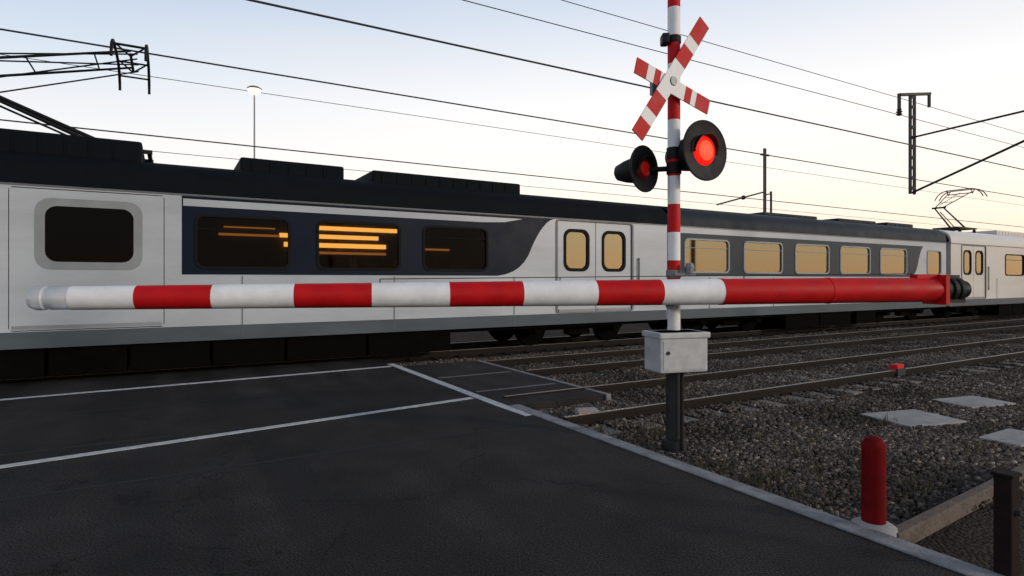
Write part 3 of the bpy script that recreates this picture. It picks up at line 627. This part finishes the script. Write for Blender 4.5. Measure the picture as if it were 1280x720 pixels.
tag(o,'small pale marker block with orange face at the end of the nearest rail','marker')
root=empty('red_marker',T(*sd(G(1121,463,.0)),.0),A)
q=MB(); q.box((-.12,-.07,.02),(.12,.07,.12),0,.01); q.build('block',mat('red_marker',(.62,.02,.015),.6,spec=.2),root)
q=MB(); q.box((-.14,-.09,-.1),(.14,-.045,.05),0,.01); q.build('clamp',M['dark_steel'],root)
tag(root,'small bright red block clamped on the nearest rail','marker')
q=MB()
for cl in range(60):
    if cl<40: s_=random.uniform(4.2,5.6); dd_=random.uniform(2.6,6.0)
    else: s_=random.uniform(5.5,9); dd_=random.uniform(2.6,5.2)
    for k in range(18):
        a=T(s_+random.gauss(0,.07),dd_+random.gauss(0,.07),GZ+.01); an=random.uniform(0,6.28); h=random.uniform(.04,.14); ln=random.uniform(.02,.09)
        dv=Vector((math.cos(an),math.sin(an),0)); sv=Vector((-dv.y,dv.x,0))*.005
        q.add([a-sv,a+sv,a+dv*ln*.4+Vector((0,0,h*.7))+sv*.7,a+dv*ln*.4+Vector((0,0,h*.7))-sv*.7,a+dv*ln+Vector((0,0,h))],[(0,1,2,3),(3,2,4)])
tag(q.build('weeds',M['grass']),'sparse dry weeds growing in the ballast near the signal pole','weeds',kind='stuff')

# ---------------------------------------------------------------- world, sun, camera
w=bpy.data.worlds.new('World'); SC.world=w; w.use_nodes=True; nt=w.node_tree; L=nt.links; bg=nt.nodes['Background']
SAZ=math.radians(112); SEL=math.radians(14)
sdir=Vector((math.sin(SAZ)*math.cos(SEL),math.cos(SAZ)*math.cos(SEL),math.sin(SEL)))
sky=nt.nodes.new('ShaderNodeTexSky'); sky.sky_type='NISHITA'; sky.sun_disc=False; sky.sun_elevation=SEL; sky.sun_rotation=SAZ
sk=nt.nodes.new('ShaderNodeVectorMath'); sk.operation='SCALE'; sk.inputs['Scale'].default_value=.10; L.new(sky.outputs[0],sk.inputs[0])
tc=nt.nodes.new('ShaderNodeTexCoord'); nm=nt.nodes.new('ShaderNodeVectorMath'); nm.operation='NORMALIZE'; L.new(tc.outputs['Generated'],nm.inputs[0])
sp=nt.nodes.new('ShaderNodeSeparateXYZ'); L.new(nm.outputs[0],sp.inputs[0])
def ramp(els):
    r=nt.nodes.new('ShaderNodeValToRGB'); e=r.color_ramp.elements
    e[0].position,e[0].color=els[0][0],(*els[0][1],1); e[1].position,e[1].color=els[-1][0],(*els[-1][1],1)
    for p_,c_ in els[1:-1]: x=e.new(p_); x.color=(*c_,1)
    L.new(sp.outputs['Z'],r.inputs[0]); return r.outputs[0]
left=ramp([(0,(1.0,.88,.80)),(.10,(1.04,.99,.96)),(.20,(.95,.96,.99)),(.30,(.66,.77,.90)),(.42,(.41,.56,.77)),(.7,(.14,.20,.33)),(1,(.075,.105,.18))])
right=ramp([(0,(1.2,.78,.48)),(.07,(1.2,.99,.78)),(.16,(1.18,1.08,.98)),(.28,(1.08,1.06,1.05)),(.42,(.72,.80,.92)),(.7,(.19,.25,.36)),(1,(.075,.105,.18))])
dt=nt.nodes.new('ShaderNodeVectorMath'); dt.operation='DOT_PRODUCT'; L.new(nm.outputs[0],dt.inputs[0]); dt.inputs[1].default_value=Vector((math.sin(math.radians(66)),math.cos(math.radians(66)),.05))
mr=nt.nodes.new('ShaderNodeMapRange'); mr.interpolation_type='SMOOTHSTEP'; L.new(dt.outputs['Value'],mr.inputs[0]); mr.inputs[1].default_value=-.6; mr.inputs[2].default_value=.6
mx=nt.nodes.new('ShaderNodeMix'); mx.data_type='RGBA'; L.new(mr.outputs[0],mx.inputs[0]); L.new(left,mx.inputs[6]); L.new(right,mx.inputs[7])
mp=nt.nodes.new('ShaderNodeMapping'); mp.inputs['Scale'].default_value=(1.2,1.2,9); L.new(nm.outputs[0],mp.inputs[0])
cn=nt.nodes.new('ShaderNodeTexNoise'); cn.inputs['Scale'].default_value=2.2; cn.inputs['Detail'].default_value=6; L.new(mp.outputs[0],cn.inputs['Vector'])
cr=nt.nodes.new('ShaderNodeMapRange'); cr.inputs[1].default_value=.45; cr.inputs[2].default_value=.8; cr.inputs[3].default_value=0; cr.inputs[4].default_value=.22; L.new(cn.outputs['Fac'],cr.inputs[0])
cm=nt.nodes.new('ShaderNodeMix'); cm.data_type='RGBA'; L.new(cr.outputs[0],cm.inputs[0]); L.new(mx.outputs[2],cm.inputs[6]); cm.inputs[7].default_value=(.97,.88,.85,1)
m2=nt.nodes.new('ShaderNodeMix'); m2.data_type='RGBA'; m2.inputs[0].default_value=.05; L.new(cm.outputs[2],m2.inputs[6]); L.new(sk.outputs[0],m2.inputs[7])
L.new(m2.outputs[2],bg.inputs[0]); bg.inputs[1].default_value=1.0
ld=bpy.data.lights.new('sun','SUN'); ld.energy=1.35; ld.angle=math.radians(6); ld.color=(1,.86,.70)
lo=bpy.data.objects.new('sun',ld); COL.objects.link(lo); lo.rotation_euler=(-sdir).to_track_quat('-Z','Y').to_euler()
cd=bpy.data.cameras.new('camera'); co=bpy.data.objects.new('camera',cd); COL.objects.link(co)
co.location=(0,0,CH); co.rotation_euler=(math.radians(90),0,0); cd.sensor_width=36; cd.lens=36*F/1280; cd.shift_y=-(360-HY)/1280; cd.clip_end=3000; cd.clip_start=.05
SC.camera=co
SC.view_settings.view_transform='Standard'; SC.view_settings.look='None'; SC.view_settings.exposure=0
